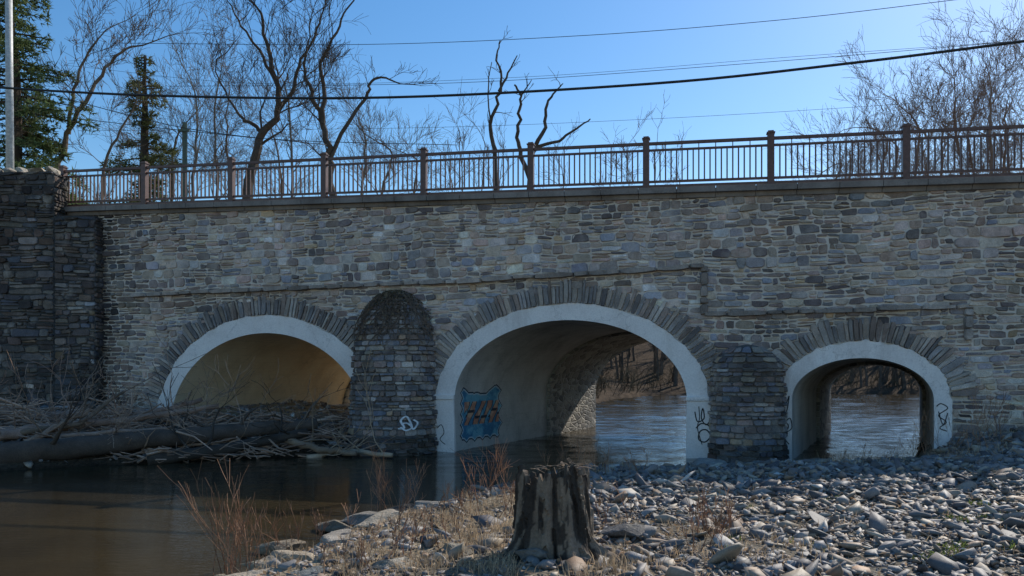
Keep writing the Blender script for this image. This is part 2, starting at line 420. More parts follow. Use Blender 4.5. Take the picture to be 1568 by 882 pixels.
def archclip(a,b,c,d):
    m=(c+d)/2; iv=[(a,b)]
    if c>ztop((a+b)/2)-.2: return []
    for A in ARCH:
        AA=A['A']+A['v']*.6; BB=A['B']+A['v']*.6
        if m<A['s']: hw=A['A']+(A['v']*.6 if A is ARCH[0] else .02)
        else:
            t=(m-A['s'])/BB
            if t>=1: continue
            hw=AA*math.sqrt(1-t*t)
        l,r=A['c']-hw,A['c']+hw; o=[]
        for (x,y) in iv:
            if y<=l or x>=r: o.append((x,y)); continue
            if x<l: o.append((x,l))
            if y>r: o.append((r,y))
        iv=o
    return iv
xB_=wallX(1078)
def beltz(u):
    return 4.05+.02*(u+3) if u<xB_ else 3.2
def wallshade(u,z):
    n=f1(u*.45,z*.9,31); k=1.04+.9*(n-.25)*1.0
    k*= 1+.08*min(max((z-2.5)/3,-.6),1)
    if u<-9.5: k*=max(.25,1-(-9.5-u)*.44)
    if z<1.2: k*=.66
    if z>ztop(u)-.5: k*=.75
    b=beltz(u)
    if b-.4<z<b: k*=.82  # shadow under the belt course, put into the stone colour
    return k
B=MB()
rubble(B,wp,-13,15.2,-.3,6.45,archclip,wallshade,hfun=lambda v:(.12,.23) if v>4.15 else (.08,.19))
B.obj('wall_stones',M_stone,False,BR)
# voussoirs
B=MB()
for ai,A in enumerate(ARCH):
    n=1400; P=[]
    for k in range(n+1):
        t=math.pi*(1-k/n); P.append((A['c']+A['A']*math.cos(t),A['s']+A['B']*math.sin(t),t))
    acc=0; last=0; tgt=R.uniform(.07,.11)
    for k in range(1,n+1):
        acc+=math.hypot(P[k][0]-P[k-1][0],P[k][1]-P[k-1][1])
        if acc>=tgt:
            def nrm(p):
                x=math.cos(p[2])/A['A']; z=math.sin(p[2])/A['B']; L=math.hypot(x,z); return x/L,z/L
            a=P[last]; b=P[k]; na=nrm(a); nb=nrm(b); L=A['v']+R.uniform(-.12,.07); g=.010
            dx=(b[0]-a[0])/acc*g; dz=(b[1]-a[1])/acc*g
            q=[(a[0]+dx+na[0]*.01,a[1]+dz+na[1]*.01),(b[0]-dx+nb[0]*.01,b[1]-dz+nb[1]*.01),(b[0]-dx+nb[0]*L,b[1]-dz+nb[1]*L),(a[0]+dx+na[0]*L,a[1]+dz+na[1]*L)]
            s=R.choice([(.45,.395,.36),(.38,.345,.335),(.26,.23,.22),(.50,.41,.34),(.58,.51,.45),(.36,.28,.24)]); j=R.uniform(.7,1.15)
            block(B,wp,q[::-1],R.uniform(.03,.085),tuple(c*j for c in s),.010,.006)
            last=k; acc=0; tgt=R.uniform(.055,.125)
B.obj('voussoirs',M_stone,False,BR)
# belt course
B=MB()
def course(x0,z0,x1,z1,h=.11,pr=.16):
    L=x1-x0; u=x0
    while u<x1-.05:
        w=min(R.uniform(.3,.9),x1-u); za=z0+(z1-z0)*(u-x0)/L; zb=z0+(z1-z0)*(u+w-x0)/L; hj=h*R.uniform(.85,1.15)
        j=R.uniform(.8,1.2); dz=R.uniform(-.012,.012)
        block(B,wp,[(u+.006,za-hj/2+dz),(u+w-.006,zb-hj/2+dz),(u+w-.006,zb+hj/2+dz),(u+.006,za+hj/2+dz)],pr*R.uniform(.8,1.1),(.42*j,.35*j,.3*j),.03,.008); u+=w
xA=wallX(205); xB=wallX(1078); xC=wallX(1482)
course(xA,wallZ(xA,452),wallX(700),4.08); course(wallX(700),4.08,xB,wallZ(xB,408))
course(xB,wallZ(xB,482),xC,wallZ(xC,469),.10,.13)
def vcourse(x,z0,z1):
    z=z0
    while z<z1-.03:
        h=min(R.uniform(.15,.3),z1-z); j=R.uniform(.7,1.1)
        block(B,wp,[(x-.08,z+.006),(x+.08,z+.006),(x+.08,z+h-.006),(x-.08,z+h-.006)],.12,(.4*j,.34*j,.3*j),.02,.006); z+=h
vcourse(xB,wallZ(xB,482),wallZ(xB,408)); vcourse(xC,wallZ(xC,522),wallZ(xC,469))
B.obj('belt_course',M_stone,False,BR)
# buttresses (rounded cutwaters)
def buttress(name,c,hw,zs,zt,proj,k=1.0,pw=1.0):
    def prt(z):
        if z<=zs: return 1+ (zs-z)*.035
        t=min((z-zs)/(zt-zs),1); return math.sqrt(max(1-t**1.8,0))
    def f(u,z,off):
        s=prt(z); an=u*math.pi/2; lean=1.25-.42*max(z,0)/zt
        x=c+hw*s*math.sin(an)*(1+off/hw); o=proj*lean*(.3+.7*s)*math.cos(an)**.85*s**.5+off*math.cos(an)
        return wp(x,z,max(o,-.05))
    B=MB(); n=24; m=40; vs=[]
    for j in range(m+1):
        z=-.6+(zt+.6)*j/m
        for i in range(n+1): vs.append(f(-.999+1.998*i/n,z,.0))
    fs=[(j*(n+1)+i,j*(n+1)+i+1,(j+1)*(n+1)+i+1,(j+1)*(n+1)+i) for j in range(m) for i in range(n)]
    B.add(vs,fs,(.26*k,.24*k,.22*k)); B.obj(name+'_core',M_stone,False,BR)
    B=MB(); sc_=hw*math.pi/2*1.2
    fu=lambda u,v,o:f(max(-.999,min(.999,u/sc_)),min(v,zt),o)
    v=-.5
    while v<zt-.06:
        h=R.uniform(.06,.16); h=min(h,zt-.02-v); s=max(prt(v+h/2),.15); u=-sc_
        while u<sc_:
            w=R.uniform(.15,.42)/s; 
            if u+w>sc_-.1: w=sc_-u
            g=.01
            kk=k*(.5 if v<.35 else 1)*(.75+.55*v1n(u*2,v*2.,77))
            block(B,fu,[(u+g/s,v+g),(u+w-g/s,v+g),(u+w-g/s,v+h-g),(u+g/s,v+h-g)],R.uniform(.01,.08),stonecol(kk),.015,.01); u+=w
        v+=h
    B.obj(name+'_stones',M_stone,False,BR)
    return f
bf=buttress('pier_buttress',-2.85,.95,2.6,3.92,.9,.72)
buttress('low_pier_buttress',5.15,.72,1.9,2.52,.65,.75)
def slab(name,x0,x1,z0,z1,pr,mat,depth=0.0,fl=0):
    B=MB(); q=[(x0-fl,z0),(x1+fl,z0),(x1,z1),(x0,z1)]
    fr=[wp(a,b,pr) for a,b in q]; bk=[wp(a,b,-.1) for a,b in q]
    B.add(fr+bk,[(0,3,2,1)[::-1],(0,1,5,4)[::-1],(1,2,6,5)[::-1],(2,3,7,6)[::-1],(3,0,4,7)[::-1]])
    o=B.obj(name,mat,False,BR); md=o.modifiers.new('b','BEVEL'); md.width=.015; md.segments=2; return o
slab('impost_left',-1.95,-1.375,-.6,1.24,.10,M_ring,0,.03)
slab('impost_left_cap',-1.97,-1.365,1.242,1.36,.13,M_ring)
slab('impost_right',3.905,4.52,-.6,1.26,.10,M_ring,0,.03)
slab('impost_right_cap',3.895,4.54,1.262,1.36,.13,M_ring)
# coping + deck
B=MB(); n=40
for k in range(n):
    x0=-12.6+(XR+12.6)*k/n; x1=x0+(XR+12.6)/n-.012
    vs=[]
    for x in (x0,x1):
        zt=ztop(x)
        vs+=[wp(x,zt-.22,-.05),wp(x,zt-.22,.07),wp(x,zt-.13,.1),wp(x,zt-.125,.2),wp(x,zt,.2),wp(x,zt+.01,-.35)]
    B.add(vs,[(i,i+1,i+7,i+6)[::-1] for i in range(5)]+[(0,1,2,3,4,5),(6,7,8,9,10,11)[::-1]])
B.obj('coping',M_coping,False,BR)
B=MB()
o0=wp(XL,ztop(XL)-.02,-.2); o1=wp(XR,ztop(XR)-.02,-.2); B.add([o0,o1,o1+BD*(DEP-.2),o0+BD*(DEP-.2)],[(0,1,2,3)])
M_asph=metal('asphalt',(.05,.05,.05),.9); B.obj('road_deck',M_asph,False,BR)
B=MB()
q=[wp(XL,ztop(XL)+.3,0)+BD*(DEP-.3),wp(XR,ztop(XR)+.3,0)+BD*(DEP-.3)]
beam(B,q[0],q[1],.4,.7); B.obj('far_parapet',M_pst,False,BR)
# ---------------------------------------------------------------- railing
B=MB(); posts=[-12.5+2.59*i for i in range(13)]
RO=.02
for i,x in enumerate(posts):
    z=ztop(x); w=.14
    beam(B,wp(x,z,RO),wp(x,z+1.13,RO),w,w,Vector((K,1,0)))
    beam(B,wp(x,z+.005,RO),wp(x,z+.04,RO),.2,.2,Vector((K,1,0)))
    beam(B,wp(x,z+1.13,RO),wp(x,z+1.155,RO),.175,.175,Vector((K,1,0)))
    beam(B,wp(x,z+1.155,RO),wp(x,z+1.19,RO),.12,.12,Vector((K,1,0)))
    if i==len(posts)-1: break
    x1=posts[i+1]; a=x+.065; b=x1-.065
    for h,ww,hh in ((1.03,.07,.06),(.88,.045,.045),(.17,.045,.05),(.07,.05,.05)):
        beam(B,wp(a,ztop(a)+h,RO),wp(b,ztop(b)+h,RO),ww,hh)
    m=21
    for k in range(1,m):
        xx=a+(b-a)*k/m; beam(B,wp(xx,ztop(xx)+.16,RO),wp(xx,ztop(xx)+.88,RO),.03,.03,Vector((K,1,0)))
        if k%3==0: beam(B,wp(xx,ztop(xx)+.9,RO),wp(xx,ztop(xx)+1.01,RO),.02,.02,Vector((K,1,0)))
B.obj('bridge_railing',M_rail)
# ---------------------------------------------------------------- wing wall
WW=empty('stone_wing_wall')
def wf(Y):
    return lambda u,v,o=0: Vector((u,Y-o,v))
B=MB(); YW=19.95
def boxm(B,x0,x1,y0,y1,z0,z1,col=(.1,.1,.1)):
    vs=[Vector(p) for p in ((x0,y0,z0),(x1,y0,z0),(x1,y1,z0),(x0,y1,z0),(x0,y0,z1),(x1,y0,z1),(x1,y1,z1),(x0,y1,z1))]
    B.add(vs,[(0,3,2,1),(4,5,6,7),(0,1,5,4),(1,2,6,5),(2,3,7,6),(3,0,4,7)],col)
boxm(B,-30,-12.36,YW+.0,YW+.62,-.5,7.3); boxm(B,-12.36,-11.25,YW+.01,YW+1.2,-.5,6.12)
B.obj('core',M_stone,False,WW)
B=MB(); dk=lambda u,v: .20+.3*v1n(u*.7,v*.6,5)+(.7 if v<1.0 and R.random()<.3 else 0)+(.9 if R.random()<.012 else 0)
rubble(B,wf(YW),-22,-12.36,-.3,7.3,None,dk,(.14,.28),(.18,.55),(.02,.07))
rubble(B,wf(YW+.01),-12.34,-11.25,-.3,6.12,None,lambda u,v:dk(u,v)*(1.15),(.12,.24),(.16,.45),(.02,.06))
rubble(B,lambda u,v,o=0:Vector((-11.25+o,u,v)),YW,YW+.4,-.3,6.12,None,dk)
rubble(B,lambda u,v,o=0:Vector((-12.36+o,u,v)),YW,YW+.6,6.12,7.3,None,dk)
B.obj('stones',M_stone,False,WW)
def rockmesh(sx,sy,sz,seed,sub=3,amp=.25,flat=.0):
    import bmesh
    bm=bmesh.new(); bmesh.ops.create_icosphere(bm,subdivisions=sub,radius=1)
    rg=random.Random(seed); pl=[(Vector((rg.gauss(0,1),rg.gauss(0,1),rg.gauss(0,1.2))).normalized(),rg.uniform(.45,.75)) for _ in range(14)]
    for v in bm.verts:
        p=v.co.copy()
        for nrm_,d in pl:
            t=p.dot(nrm_)
            if t>d: p-=nrm_*(t-d)*.97
        w=v1n(p.x*2.5+seed,p.y*2.5+p.z*3,seed)-.5
        w2=v1n(p.x*8+seed,p.y*8+p.z*9,seed)-.5
        p*=1+amp*w*.5+.08*w2
        v.co=Vector((p.x*sx,p.y*sy,p.z*sz))
    vs=[v.co.copy() for v in bm.verts]; fs=[tuple(v.index for v in f.verts) for f in bm.faces]; bm.free(); return vs,fs
B=MB(); x=-21.5; k=0
while x<-12.4:
    w=R.uniform(.25,.45); vs,fs=rockmesh(w*.6,.36,R.uniform(.13,.2),k+50,2); j=R.uniform(.5,.95)
    B.add([p+Vector((x+w/2,YW+.28,7.38)) for p in vs],fs,(.75*j,.65*j,.52*j)); x+=w; k+=1
B.obj('cap_stones',M_stone,False,WW)
# ---------------------------------------------------------------- graffiti
def strip(B,pts,f,w,off,col=(1,1,1)):
    P=[]
    for i in range(len(pts)-1):
        p0=pts[max(i-1,0)];p1=pts[i];p2=pts[i+1];p3=pts[min(i+2,len(pts)-1)]
        for s in range(6):
            t=s/6; P.append(tuple(.5*((2*p1[k])+(-p0[k]+p2[k])*t+(2*p0[k]-5*p1[k]+4*p2[k]-p3[k])*t*t+(-p0[k]+3*p1[k]-3*p2[k]+p3[k])*t**3) for k in (0,1)))
    P.append(pts[-1]); vs=[]
    for i,p in enumerate(P):
        a=P[max(i-1,0)]; b=P[min(i+1,len(P)-1)]; dx,dy=b[0]-a[0],b[1]-a[1]; L=math.hypot(dx,dy)+1e-9
        vs.append(f(p[0]-dy/L*w/2,p[1]+dx/L*w/2,off)); vs.append(f(p[0]+dy/L*w/2,p[1]-dx/L*w/2,off))
    B.add(vs,[(2*i,2*i+1,2*i+3,2*i+2) for i in range(len(P)-1)],col)
def pixtag(B,pts,w,off,dpx=0,dpy=0):
    q=[]
    for (a,b) in pts:
        X=wallX(a+dpx); q.append((X,wallZ(X,b+dpy)))
    strip(B,q,wp,w,off)
B=MB()
pixtag(B,[(1064,630),(1068,645),(1078,640),(1076,625),(1074,640),(1082,650),(1090,635),(1088,625)],.025,.105)
pixtag(B,[(1066,655),(1074,648),(1086,652),(1090,664),(1080,676),(1070,672),(1072,660),(1082,658),(1090,670),(1092,680)],.028,.105)
pixtag(B,[(1070,622),(1071,640),(1068,655),(1075,680)],.018,.108)
pixtag(B,[(1196,608),(1202,620),(1208,606),(1204,630),(1197,640),(1207,652),(1200,668),(1208,680)],.022,.045)
pixtag(B,[(1199,650),(1209,640),(1212,655),(1203,662)],.02,.048)
pixtag(B,[(1433,622),(1440,618),(1450,625),(1436,636),(1448,646),(1438,655),(1449,660)],.02,.045)
pixtag(B,[(1436,630),(1443,650),(1450,632)],.018,.048)
pixtag(B,[(672,655),(678,650),(682,662),(676,672),(684,680)],.018,.105)
B.obj('black_graffiti_tag',M_black)
B=MB()
strip(B,[(.30,.60),(.38,.62),(.33,.78),(.40,.88),(.46,.74),(.50,.58),(.56,.72),(.50,.80)],lambda u,v,o:bf(u,v,o),.03,.095)
strip(B,[(.36,.72),(.42,.72),(.48,.62),(.40,.56),(.33,.64)],lambda u,v,o:bf(u,v,o),.03,.098)
B.obj('white_graffiti_tag',M_white)
A=ARCH[1]
def bar(w,z,off):
    if z<A['s']: x=A['c']-A['a']
    else: x=A['c']-A['a']*math.sqrt(max(0,1-((z-A['s'])/A['b'])**2))
    return wp(x+off,z)+BD*w
B=MB(); NU,NV=130,100
for i in range(NU):
    for j in range(NV):
        w=.1+2.1*i/NU; z=.08+1.75*j/NV; u=i/NU; v=j/NV
        top=.74+.05*math.sin(u*9+1)+.13*abs(((u*2.6)%1)-.5); bt=.03+.05*abs(math.sin(u*19)); lf=.03+.04*abs(math.sin(v*21)); rt=.95-.09*abs(math.sin(v*12))
        if v>top or v<bt or u<lf or u>rt: continue
        e=min(top-v,v-bt,(u-lf)*1.2,(rt-u)*1.2)
        nn=f1(u*9,v*9,3)
        col=(.05,.19,.32) if nn<.42 else ((.09,.30,.43) if nn<.55 else (.16,.40,.5))
        if e<.02: col=(.02,.03,.05)
        elif e<.04: col=(.45,.55,.58)
        cx=(u*6.0+.6*math.sin(v*7))%1; k6=int(u*6.0)
        if .28<v<.62 and .12<u<.86:
            lw=.6+.25*math.sin(k6*2.3+v*11)
            if abs(cx-.5)<lw*.42: col=(.52,.24,.15) if nn<.5 else (.62,.38,.24)
            elif abs(cx-.5)<lw*.42+.09: col=(.02,.02,.03)
            if abs(v-(.42+.06*math.sin(k6*1.9)))<.02 and cx<.8: col=(.03,.03,.04)
        du=2.1/NU; dv=1.75/NV
        B.add([bar(w,z,.008),bar(w+du,z,.008),bar(w+du,z+dv,.008),bar(w,z+dv,.008)],[(0,1,2,3)],col)
B.obj('blue_graffiti_mural',M_plain)
# ---------------------------------------------------------------- trees
def grow(B,p,d,L,r,lev,mx,col,up=.15,spread=.7,nch=(3,5),wig=.18,rmin=.008):
    n=5 if lev<2 else (4 if lev<mx-1 else 3)
    pts=[p]; q=p; dd=d.normalized()
    for i in range(n-1):
        dd=(dd+Vector((R.gauss(0,wig),R.gauss(0,wig),R.gauss(0,wig)+up*.4))).normalized(); q=q+dd*(L/(n-1)); pts.append(q)
    rad=[max(r*(1-.62*i/(n-1)),rmin*.8) for i in range(n)]
    tube(B,pts,rad,6 if lev==0 else (4 if lev<3 else 3),col,cap=False)
    if lev>=mx: return
    for c in range(R.randint(*nch)):
        t=R.uniform(.3,1.0) if c else 1.0
        i=min(int(t*(n-1)),n-2); fr=t*(n-1)-i; bp=pts[i].lerp(pts[i+1],fr); bd=(pts[i+1]-pts[i]).normalized()
        a,b=frame(bd); an=R.uniform(0,6.283); sp=R.uniform(.4,1.0)*spread
        nd=(bd*math.cos(sp)+(a*math.cos(an)+b*math.sin(an))*math.sin(sp)+Vector((0,0,up))).normalized()
        grow(B,bp,nd,L*R.uniform(.5,.78),max(rad[min(i+1,n-1)]*R.uniform(.5,.75),rmin),lev+1,mx,col,up,spread,nch,wig,rmin)
def limb(B,path,r0,r1,D,col,den=1.2,bl=2.2,mx=3,t0=.25,tr=.34):
    P=[PW(a,b,D+((c[0] if c else 0))) for (a,b,*c) in path]
    Q=[]
    for i in range(len(P)-1):
        p0=P[max(i-1,0)];p1=P[i];p2=P[i+1];p3=P[min(i+2,len(P)-1)]
        for s in range(4):
            t=s/4; Q.append(.5*((2*p1)+(-p0+p2)*t+(2*p0-5*p1+4*p2-p3)*t*t+(-p0+3*p1-3*p2+p3)*t**3))
    Q.append(P[-1]); n=len(Q)
    for i in range(2,n-1): Q[i]=Q[i]+Vector((R.gauss(0,1),R.gauss(0,1),0))*min(r0*.35,.05)
    rad=[r0+(r1-r0)*(i/(n-1))**.8 for i in range(n)]
    tube(B,Q,rad,8,col,cap=False)
    for i in range(int(n*t0),n-1):
        seg=(Q[i+1]-Q[i]); k=seg.length*den; m=int(k)+(R.random()<k-int(k))
        for _ in range(m):
            bd=seg.normalized(); a,b=frame(bd); an=R.uniform(0,6.28); sp=R.uniform(.45,1.1)
            nd=bd*math.cos(sp)+(a*math.cos(an)+b*math.sin(an))*math.sin(sp)+Vector((0,0,.25))
            grow(B,Q[i].lerp(Q[i+1],R.random()),nd,bl*R.uniform(.6,1.1)*(1-.35*i/n),max(rad[i]*tr,.014),1,mx+1,col,.15,.75,(3,5),.22,.008)
    if mx>1: grow(B,Q[-1],Q[-1]-Q[-2],bl,r1,1,mx+1,col,.15,.75,(3,5),.22,.008)
dk=(.10,.078,.062); br=(.19,.145,.11); gy=(.21,.185,.155)
B=MB(); D=31
limb(B,[(372,420),(378,300),(392,235),(402,205),(424,172),(420,120),(408,65),(400,20)],.27,.05,D,dk,1.5,2.6)
limb(B,[(402,205),(388,190),(372,182),(350,150),(330,110)],.10,.03,D,dk,1.4,2.0)
limb(B,[(424,172),(446,140),(458,100),(478,60),(490,30)],.11,.035,D,dk,1.6,2.3)
limb(B,[(420,120),(395,75),(370,40),(355,10)],.08,.025,D,dk,1.5,2.2)
B.obj('bare_tree',M_bark)
B=MB(); D=30
limb(B,[(512,420),(508,300),(505,240),(494,190),(480,150),(468,110),(470,70)],.2,.04,D,dk,1.4,2.1)
limb(B,[(494,190),(497,140),(492,95),(515,50),(530,15)],.11,.035,D,dk,1.5,2.1)
limb(B,[(505,245),(530,190),(560,150),(566,128),(585,118),(604,125)],.10,.03,D,dk,.9,1.1,2)
B.obj('bare_tree',M_bark)
B=MB(); D=27
limb(B,[(70,420),(85,270),(105,205),(138,140),(170,95),(200,72)],.13,.035,D,br,1.5,2.0)
limb(B,[(105,205),(112,150),(125,100),(150,60)],.08,.03,D,br,1.5,1.8)
limb(B,[(150,420),(160,260),(185,200),(210,150)],.08,.025,D+2,br,1.4,1.5)
B.obj('bare_tree',M_bark)
for (px,top,D,r,c) in [(262,150,38,.11,br),(300,95,36,.12,gy),(345,120,40,.11,br),(325,75,42,.13,gy),(590,175,42,.11,br),(555,140,46,.12,gy),(640,200,44,.1,br),(455,90,40,.12,gy),(235,180,44,.1,br),(430,150,44,.1,br)]:
    B=MB(); 
    limb(B,[(px+R.uniform(-16,16),430),(px+R.uniform(-8,8),300),(px+R.uniform(-14,14),(300+top)/2),(px+R.uniform(-25,25),top+40)],r,.03,D,c,1.8,2.6,3,.3,.4); B.obj('bare_tree',M_bark)
B=MB(); D=24
limb(B,[(764,430),(760,300),(757,230),(752,190),(762,150),(768,118),(762,85),(766,62)],.10,.018,D,dk,.8,.7,1,.4)
limb(B,[(764,140),(778,112),(792,85)],.05,.015,D,dk,1,.6,1)
limb(B,[(760,230),(752,200),(748,130),(753,95)],.04,.012,D,dk,.9,.6,1)
B.obj('broken_tree',M_bark)
B=MB()
limb(B,[(812,430),(812,300),(800,240),(792,210),(797,175),(799,146),(788,130)],.10,.03,D,dk,.6,.6,1,.5)
limb(B,[(816,232),(832,195),(838,160),(850,140),(862,128)],.08,.015,D,dk,.9,.7,1)
limb(B,[(810,300),(816,232),(856,216),(880,198),(904,182)],.085,.02,D,dk,.6,.4,1,.5)
limb(B,[(798,146),(806,135),(814,122)],.035,.01,D,dk,.8,.4,1)
B.obj('broken_tree',M_bark)
for px,top,D in [(706,185,32),(735,180,34),(960,205,36),(1000,190,36),(930,215,38),(1040,225,40),(860,215,38),(690,215,36),(600,215,36),(550,225,38),(650,220,40),(760,215,38)]:
    B=MB(); limb(B,[(px,420),(px+3,300),(px+R.uniform(-8,8),top+40)],.05,.015,D,br,2.4,1.4,2,.4); B.obj('sapling',M_bark)
rc=(.26,.18,.14)
for px,top,D,r in [(1300,190,40,.09),(1345,150,38,.10),(1400,120,36,.11),(1440,140,34,.10),(1475,105,36,.13),(1520,90,33,.13),(1570,75,32,.13),(1620,60,34,.13),(1495,130,40,.11),(1275,220,42,.07),(1370,170,44,.11),(1550,115,40,.11),(1420,150,42,.1),(1535,140,37,.1)]:
    B=MB(); limb(B,[(px+R.uniform(-14,14),430),(px,300),(px+R.uniform(-14,14),(280+top)/2),(px+R.uniform(-20,20),top+45)],r,.025,D,rc,2.3,2.3,3,.2,.4); B.obj('bare_tree',M_bark)
# distant woods
B=MB()
for k in range(260):
    if k<220:
        px=R.uniform(840,1560); D=R.uniform(66,92)
    else: px=R.uniform(100,900); D=R.uniform(50,90)
    x=(px-784)/F*D; 
    if float(sdf(np.array([x]),np.array([D]))[0])<.8: continue
    z=Hs(x,D)-.2; j=R.uniform(.4,1.0); c=tuple(v*j for v in br)
    h=R.uniform(5,9)
    grow(B,Vector((x,D,z)),Vector((R.gauss(0,.06),0,1)),h*.5,R.uniform(.1,.22),0,3,c,.2,.6,(3,5),.08,.02)
B.obj('distant_trees',M_bark)
B=MB()
for k in range(1700):
    i=R.randrange(17,26); a=river[i]; b=river[i+1]; t=R.random(); x=a[0]+(b[0]-a[0])*t+R.gauss(0,2.5); y=a[1]+(b[1]-a[1])*t+R.gauss(0,2.5)
    if y<38: continue
    if float(sdf(np.array([x]),np.array([y]))[0])<.4: continue
    z=Hs(x,y); j=R.uniform(.35,1.1)
    grow(B,Vector((x,y,z-.05)),Vector((R.gauss(0,.4),R.gauss(0,.4),1)),R.uniform(.5,1.4),.025,2,4,(.16*j,.12*j,.07*j),.1,.7,(3,4),.2,.01)
B.obj('riverside_brush',M_bark)
M_leaf=attrmat('needles',.7,3,20,.7,1.3,0,0,.2,transl=.3)
def conifer(name,px,D,ybase,ytop,wpx,col,npc=1.0,lumpy=.3):
    B=MB(); T=MB(); base=PW(px,ybase,D); top=PW(px,ytop,D); Hh=top.z-base.z; Wd=wpx/F*D
    tube(B,[base.lerp(top,i/6)+Vector((R.gauss(0,.05),0,0)) for i in range(7)],[.28*(1-i/7)+.02 for i in range(7)],8,(.08,.06,.045))
    nb=int(90*npc)
    for k in range(nb):
        t=(k+R.random())/nb; z=base.z+Hh*(.05+.95*t)
        L=Wd*(1-t)**.75*R.uniform(.55,1.15)*(1+lumpy*math.sin(t*17+px))+.3; an=R.uniform(0,6.283)
        d=Vector((math.cos(an),math.sin(an),-.15+.35*t)); p0=Vector((base.x,base.y,z)); pts=[p0+d*L*s+Vector((0,0,-.35*L*.3*s*s+.1*L*max(0,s-.7))) for s in (0,.25,.5,.75,1)]
        tube(B,pts,[.05,.04,.03,.02,.01],3,(.08,.06,.045),cap=False)
        side=Vector((-d.y,d.x,0)).normalized()
        for m in range(int(30*L)):
            s=R.uniform(.18,1)**.8; i=min(int(s*4),3); c=pts[i].lerp(pts[i+1],s*4-i)+side*R.gauss(0,.22*L*(1.1-s)+.05)+Vector((0,0,R.gauss(0,.10)))
            j=R.uniform(.5,1.5); cc=tuple(v*j for v in col)
            for _ in range(5):
                dr=(Vector((R.gauss(0,1),R.gauss(0,1),R.gauss(0,.8)))+d*.8).normalized(); ln=R.uniform(.12,.28); w=dr.cross(Vector((R.gauss(0,1),R.gauss(0,1),R.gauss(0,1)))).normalized()*R.uniform(.015,.03)
                T.add([c-w,c+w,c+dr*ln],[(0,1,2)],cc)
    e=empty(name); B.obj('trunk',M_bark,False,e); T.obj('needles',M_leaf,False,e)
conifer('spruce_tree',20,26,330,-110,105,(.14,.18,.07),1.5)
conifer('cedar_tree',222,36,330,85,50,(.16,.165,.06),.8,.5)
# ---------------------------------------------------------------- poles & cables
B=MB(); a=PW(16,300,21.5); a.z=6.0; b=PW(13,-60,21.5); tube(B,[a,a.lerp(b,.5),b],[.11,.10,.09],12); 
beam(B,b-Vector((0,0,.6)),b+Vector((1.2,-.5,-.4)),.06,.06); B.obj('utility_pole',M_pole,True)
B=MB(); a=PW(283,330,26); b=PW(283,188,26); tube(B,[a,b],[.09,.08],10); beam(B,b+Vector((-.2,-.1,-.3)),b+Vector((.2,-.1,-.3)),.06,.08); B.obj('wooden_post',M_gpost)
def cable(pts,D0,D1,r,name='overhead_cable'):
    n=len(pts); P=[PW(a,b,D0+(D1-D0)*(a-pts[0][0])/(pts[-1][0]-pts[0][0])) for a,b in pts]; Q=[]
    for i in range(n-1):
        p0=P[max(i-1,0)] if i else 2*P[0]-P[1];p1=P[i];p2=P[i+1];p3=P[i+2] if i+2<n else 2*P[-1]-P[-2]
        for s in range(8):
            t=s/8; Q.append(.5*((2*p1)+(-p0+p2)*t+(2*p0-5*p1+4*p2-p3)*t*t+(-p0+3*p1-3*p2+p3)*t**3))
    Q.append(P[-1]); B=MB(); tube(B,Q,[r]*len(Q),6); B.obj(name,M_cable,True)
cable([(-160,118),(0,134),(260,147),(600,149),(1000,128),(1300,97),(1568,63),(1750,38)],20,15,.030)
cable([(180,66),(560,68),(900,54),(1200,30),(1460,0),(1600,-18)],26,20,.009)
cable([(260,132),(560,130),(800,122),(1200,93),(1568,62),(1700,50)],27,21,.008)
cable([(100,100),(400,128),(800,118),(1200,88),(1568,62)],30,24,.006)
cable([(120,200),(620,196),(1000,182),(1400,158),(1700,135)],30,24,.006)
cable([(60,175),(283,200),(450,215),(700,222)],27,26,.012)
cable([(60,140),(283,196),(500,222)],24,26,.012)
# ---------------------------------------------------------------- logs
def log(name,pts,r,col,n=14,rough=.09):
    P=[PW(*p) for p in pts]; Q=[]
    for i in range(len(P)-1):
        for s in range(6): Q.append(P[i].lerp(P[i+1],s/6)+Vector((R.gauss(0,.012),R.gauss(0,.012),R.gauss(0,.018))))
    Q.append(P[-1]); m=len(Q); rad=[r[0]+(r[1]-r[0])*i/(m-1) for i in range(m)]
    B=MB(); tube(B,Q,rad,n,col,rough)
    for k in range(6):
        i=R.randrange(2,m-1); d=Vector((R.gauss(.2,.7),R.gauss(0,.4),R.uniform(.2,.9))); grow(B,Q[i],d,R.uniform(.4,1.1),rad[i]*.3,2,4,col,.05,.6,(1,3))
    B.obj(name,M_bark,True)
log('fallen_log',[(-90,700,14.3),(40,693,14.8),(200,676,15.6),(340,664,16.4),(485,650,17.3)],(.27,.14),(.12,.09,.072))
log('fallen_log',[(225,706,15.4),(330,690,15.9),(470,662,16.8)],(.14,.10),(.08,.064,.053))
log('fallen_log',[(-60,676,14.5),(60,658,15.8),(200,642,16.9),(335,622,17.8)],(.13,.05),(.42,.27,.2))
log('fallen_log',[(-60,636,17),(80,636,17.6),(250,630,18.2),(310,612,18.6)],(.10,.05),(.4,.26,.2))
log('fallen_log',[(0,665,15.2),(120,650,16),(190,600,16.8)],(.08,.03),(.24,.17,.12))
log('fallen_log',[(470,700,16.5),(530,690,17),(600,697,16.2)],(.07,.05),(.5,.36,.25))
log('fallen_log',[(430,672,16.6),(500,690,16.6),(545,694,16.4)],(.08,.06),(.28,.2,.14))
log('fallen_log',[(20,690,14.9),(110,640,15.9),(160,622,16.5)],(.07,.03),(.36,.24,.17))
log('fallen_log',[(-40,650,16),(90,668,15.6),(260,655,16.2)],(.06,.04),(.38,.26,.2))
B=MB()
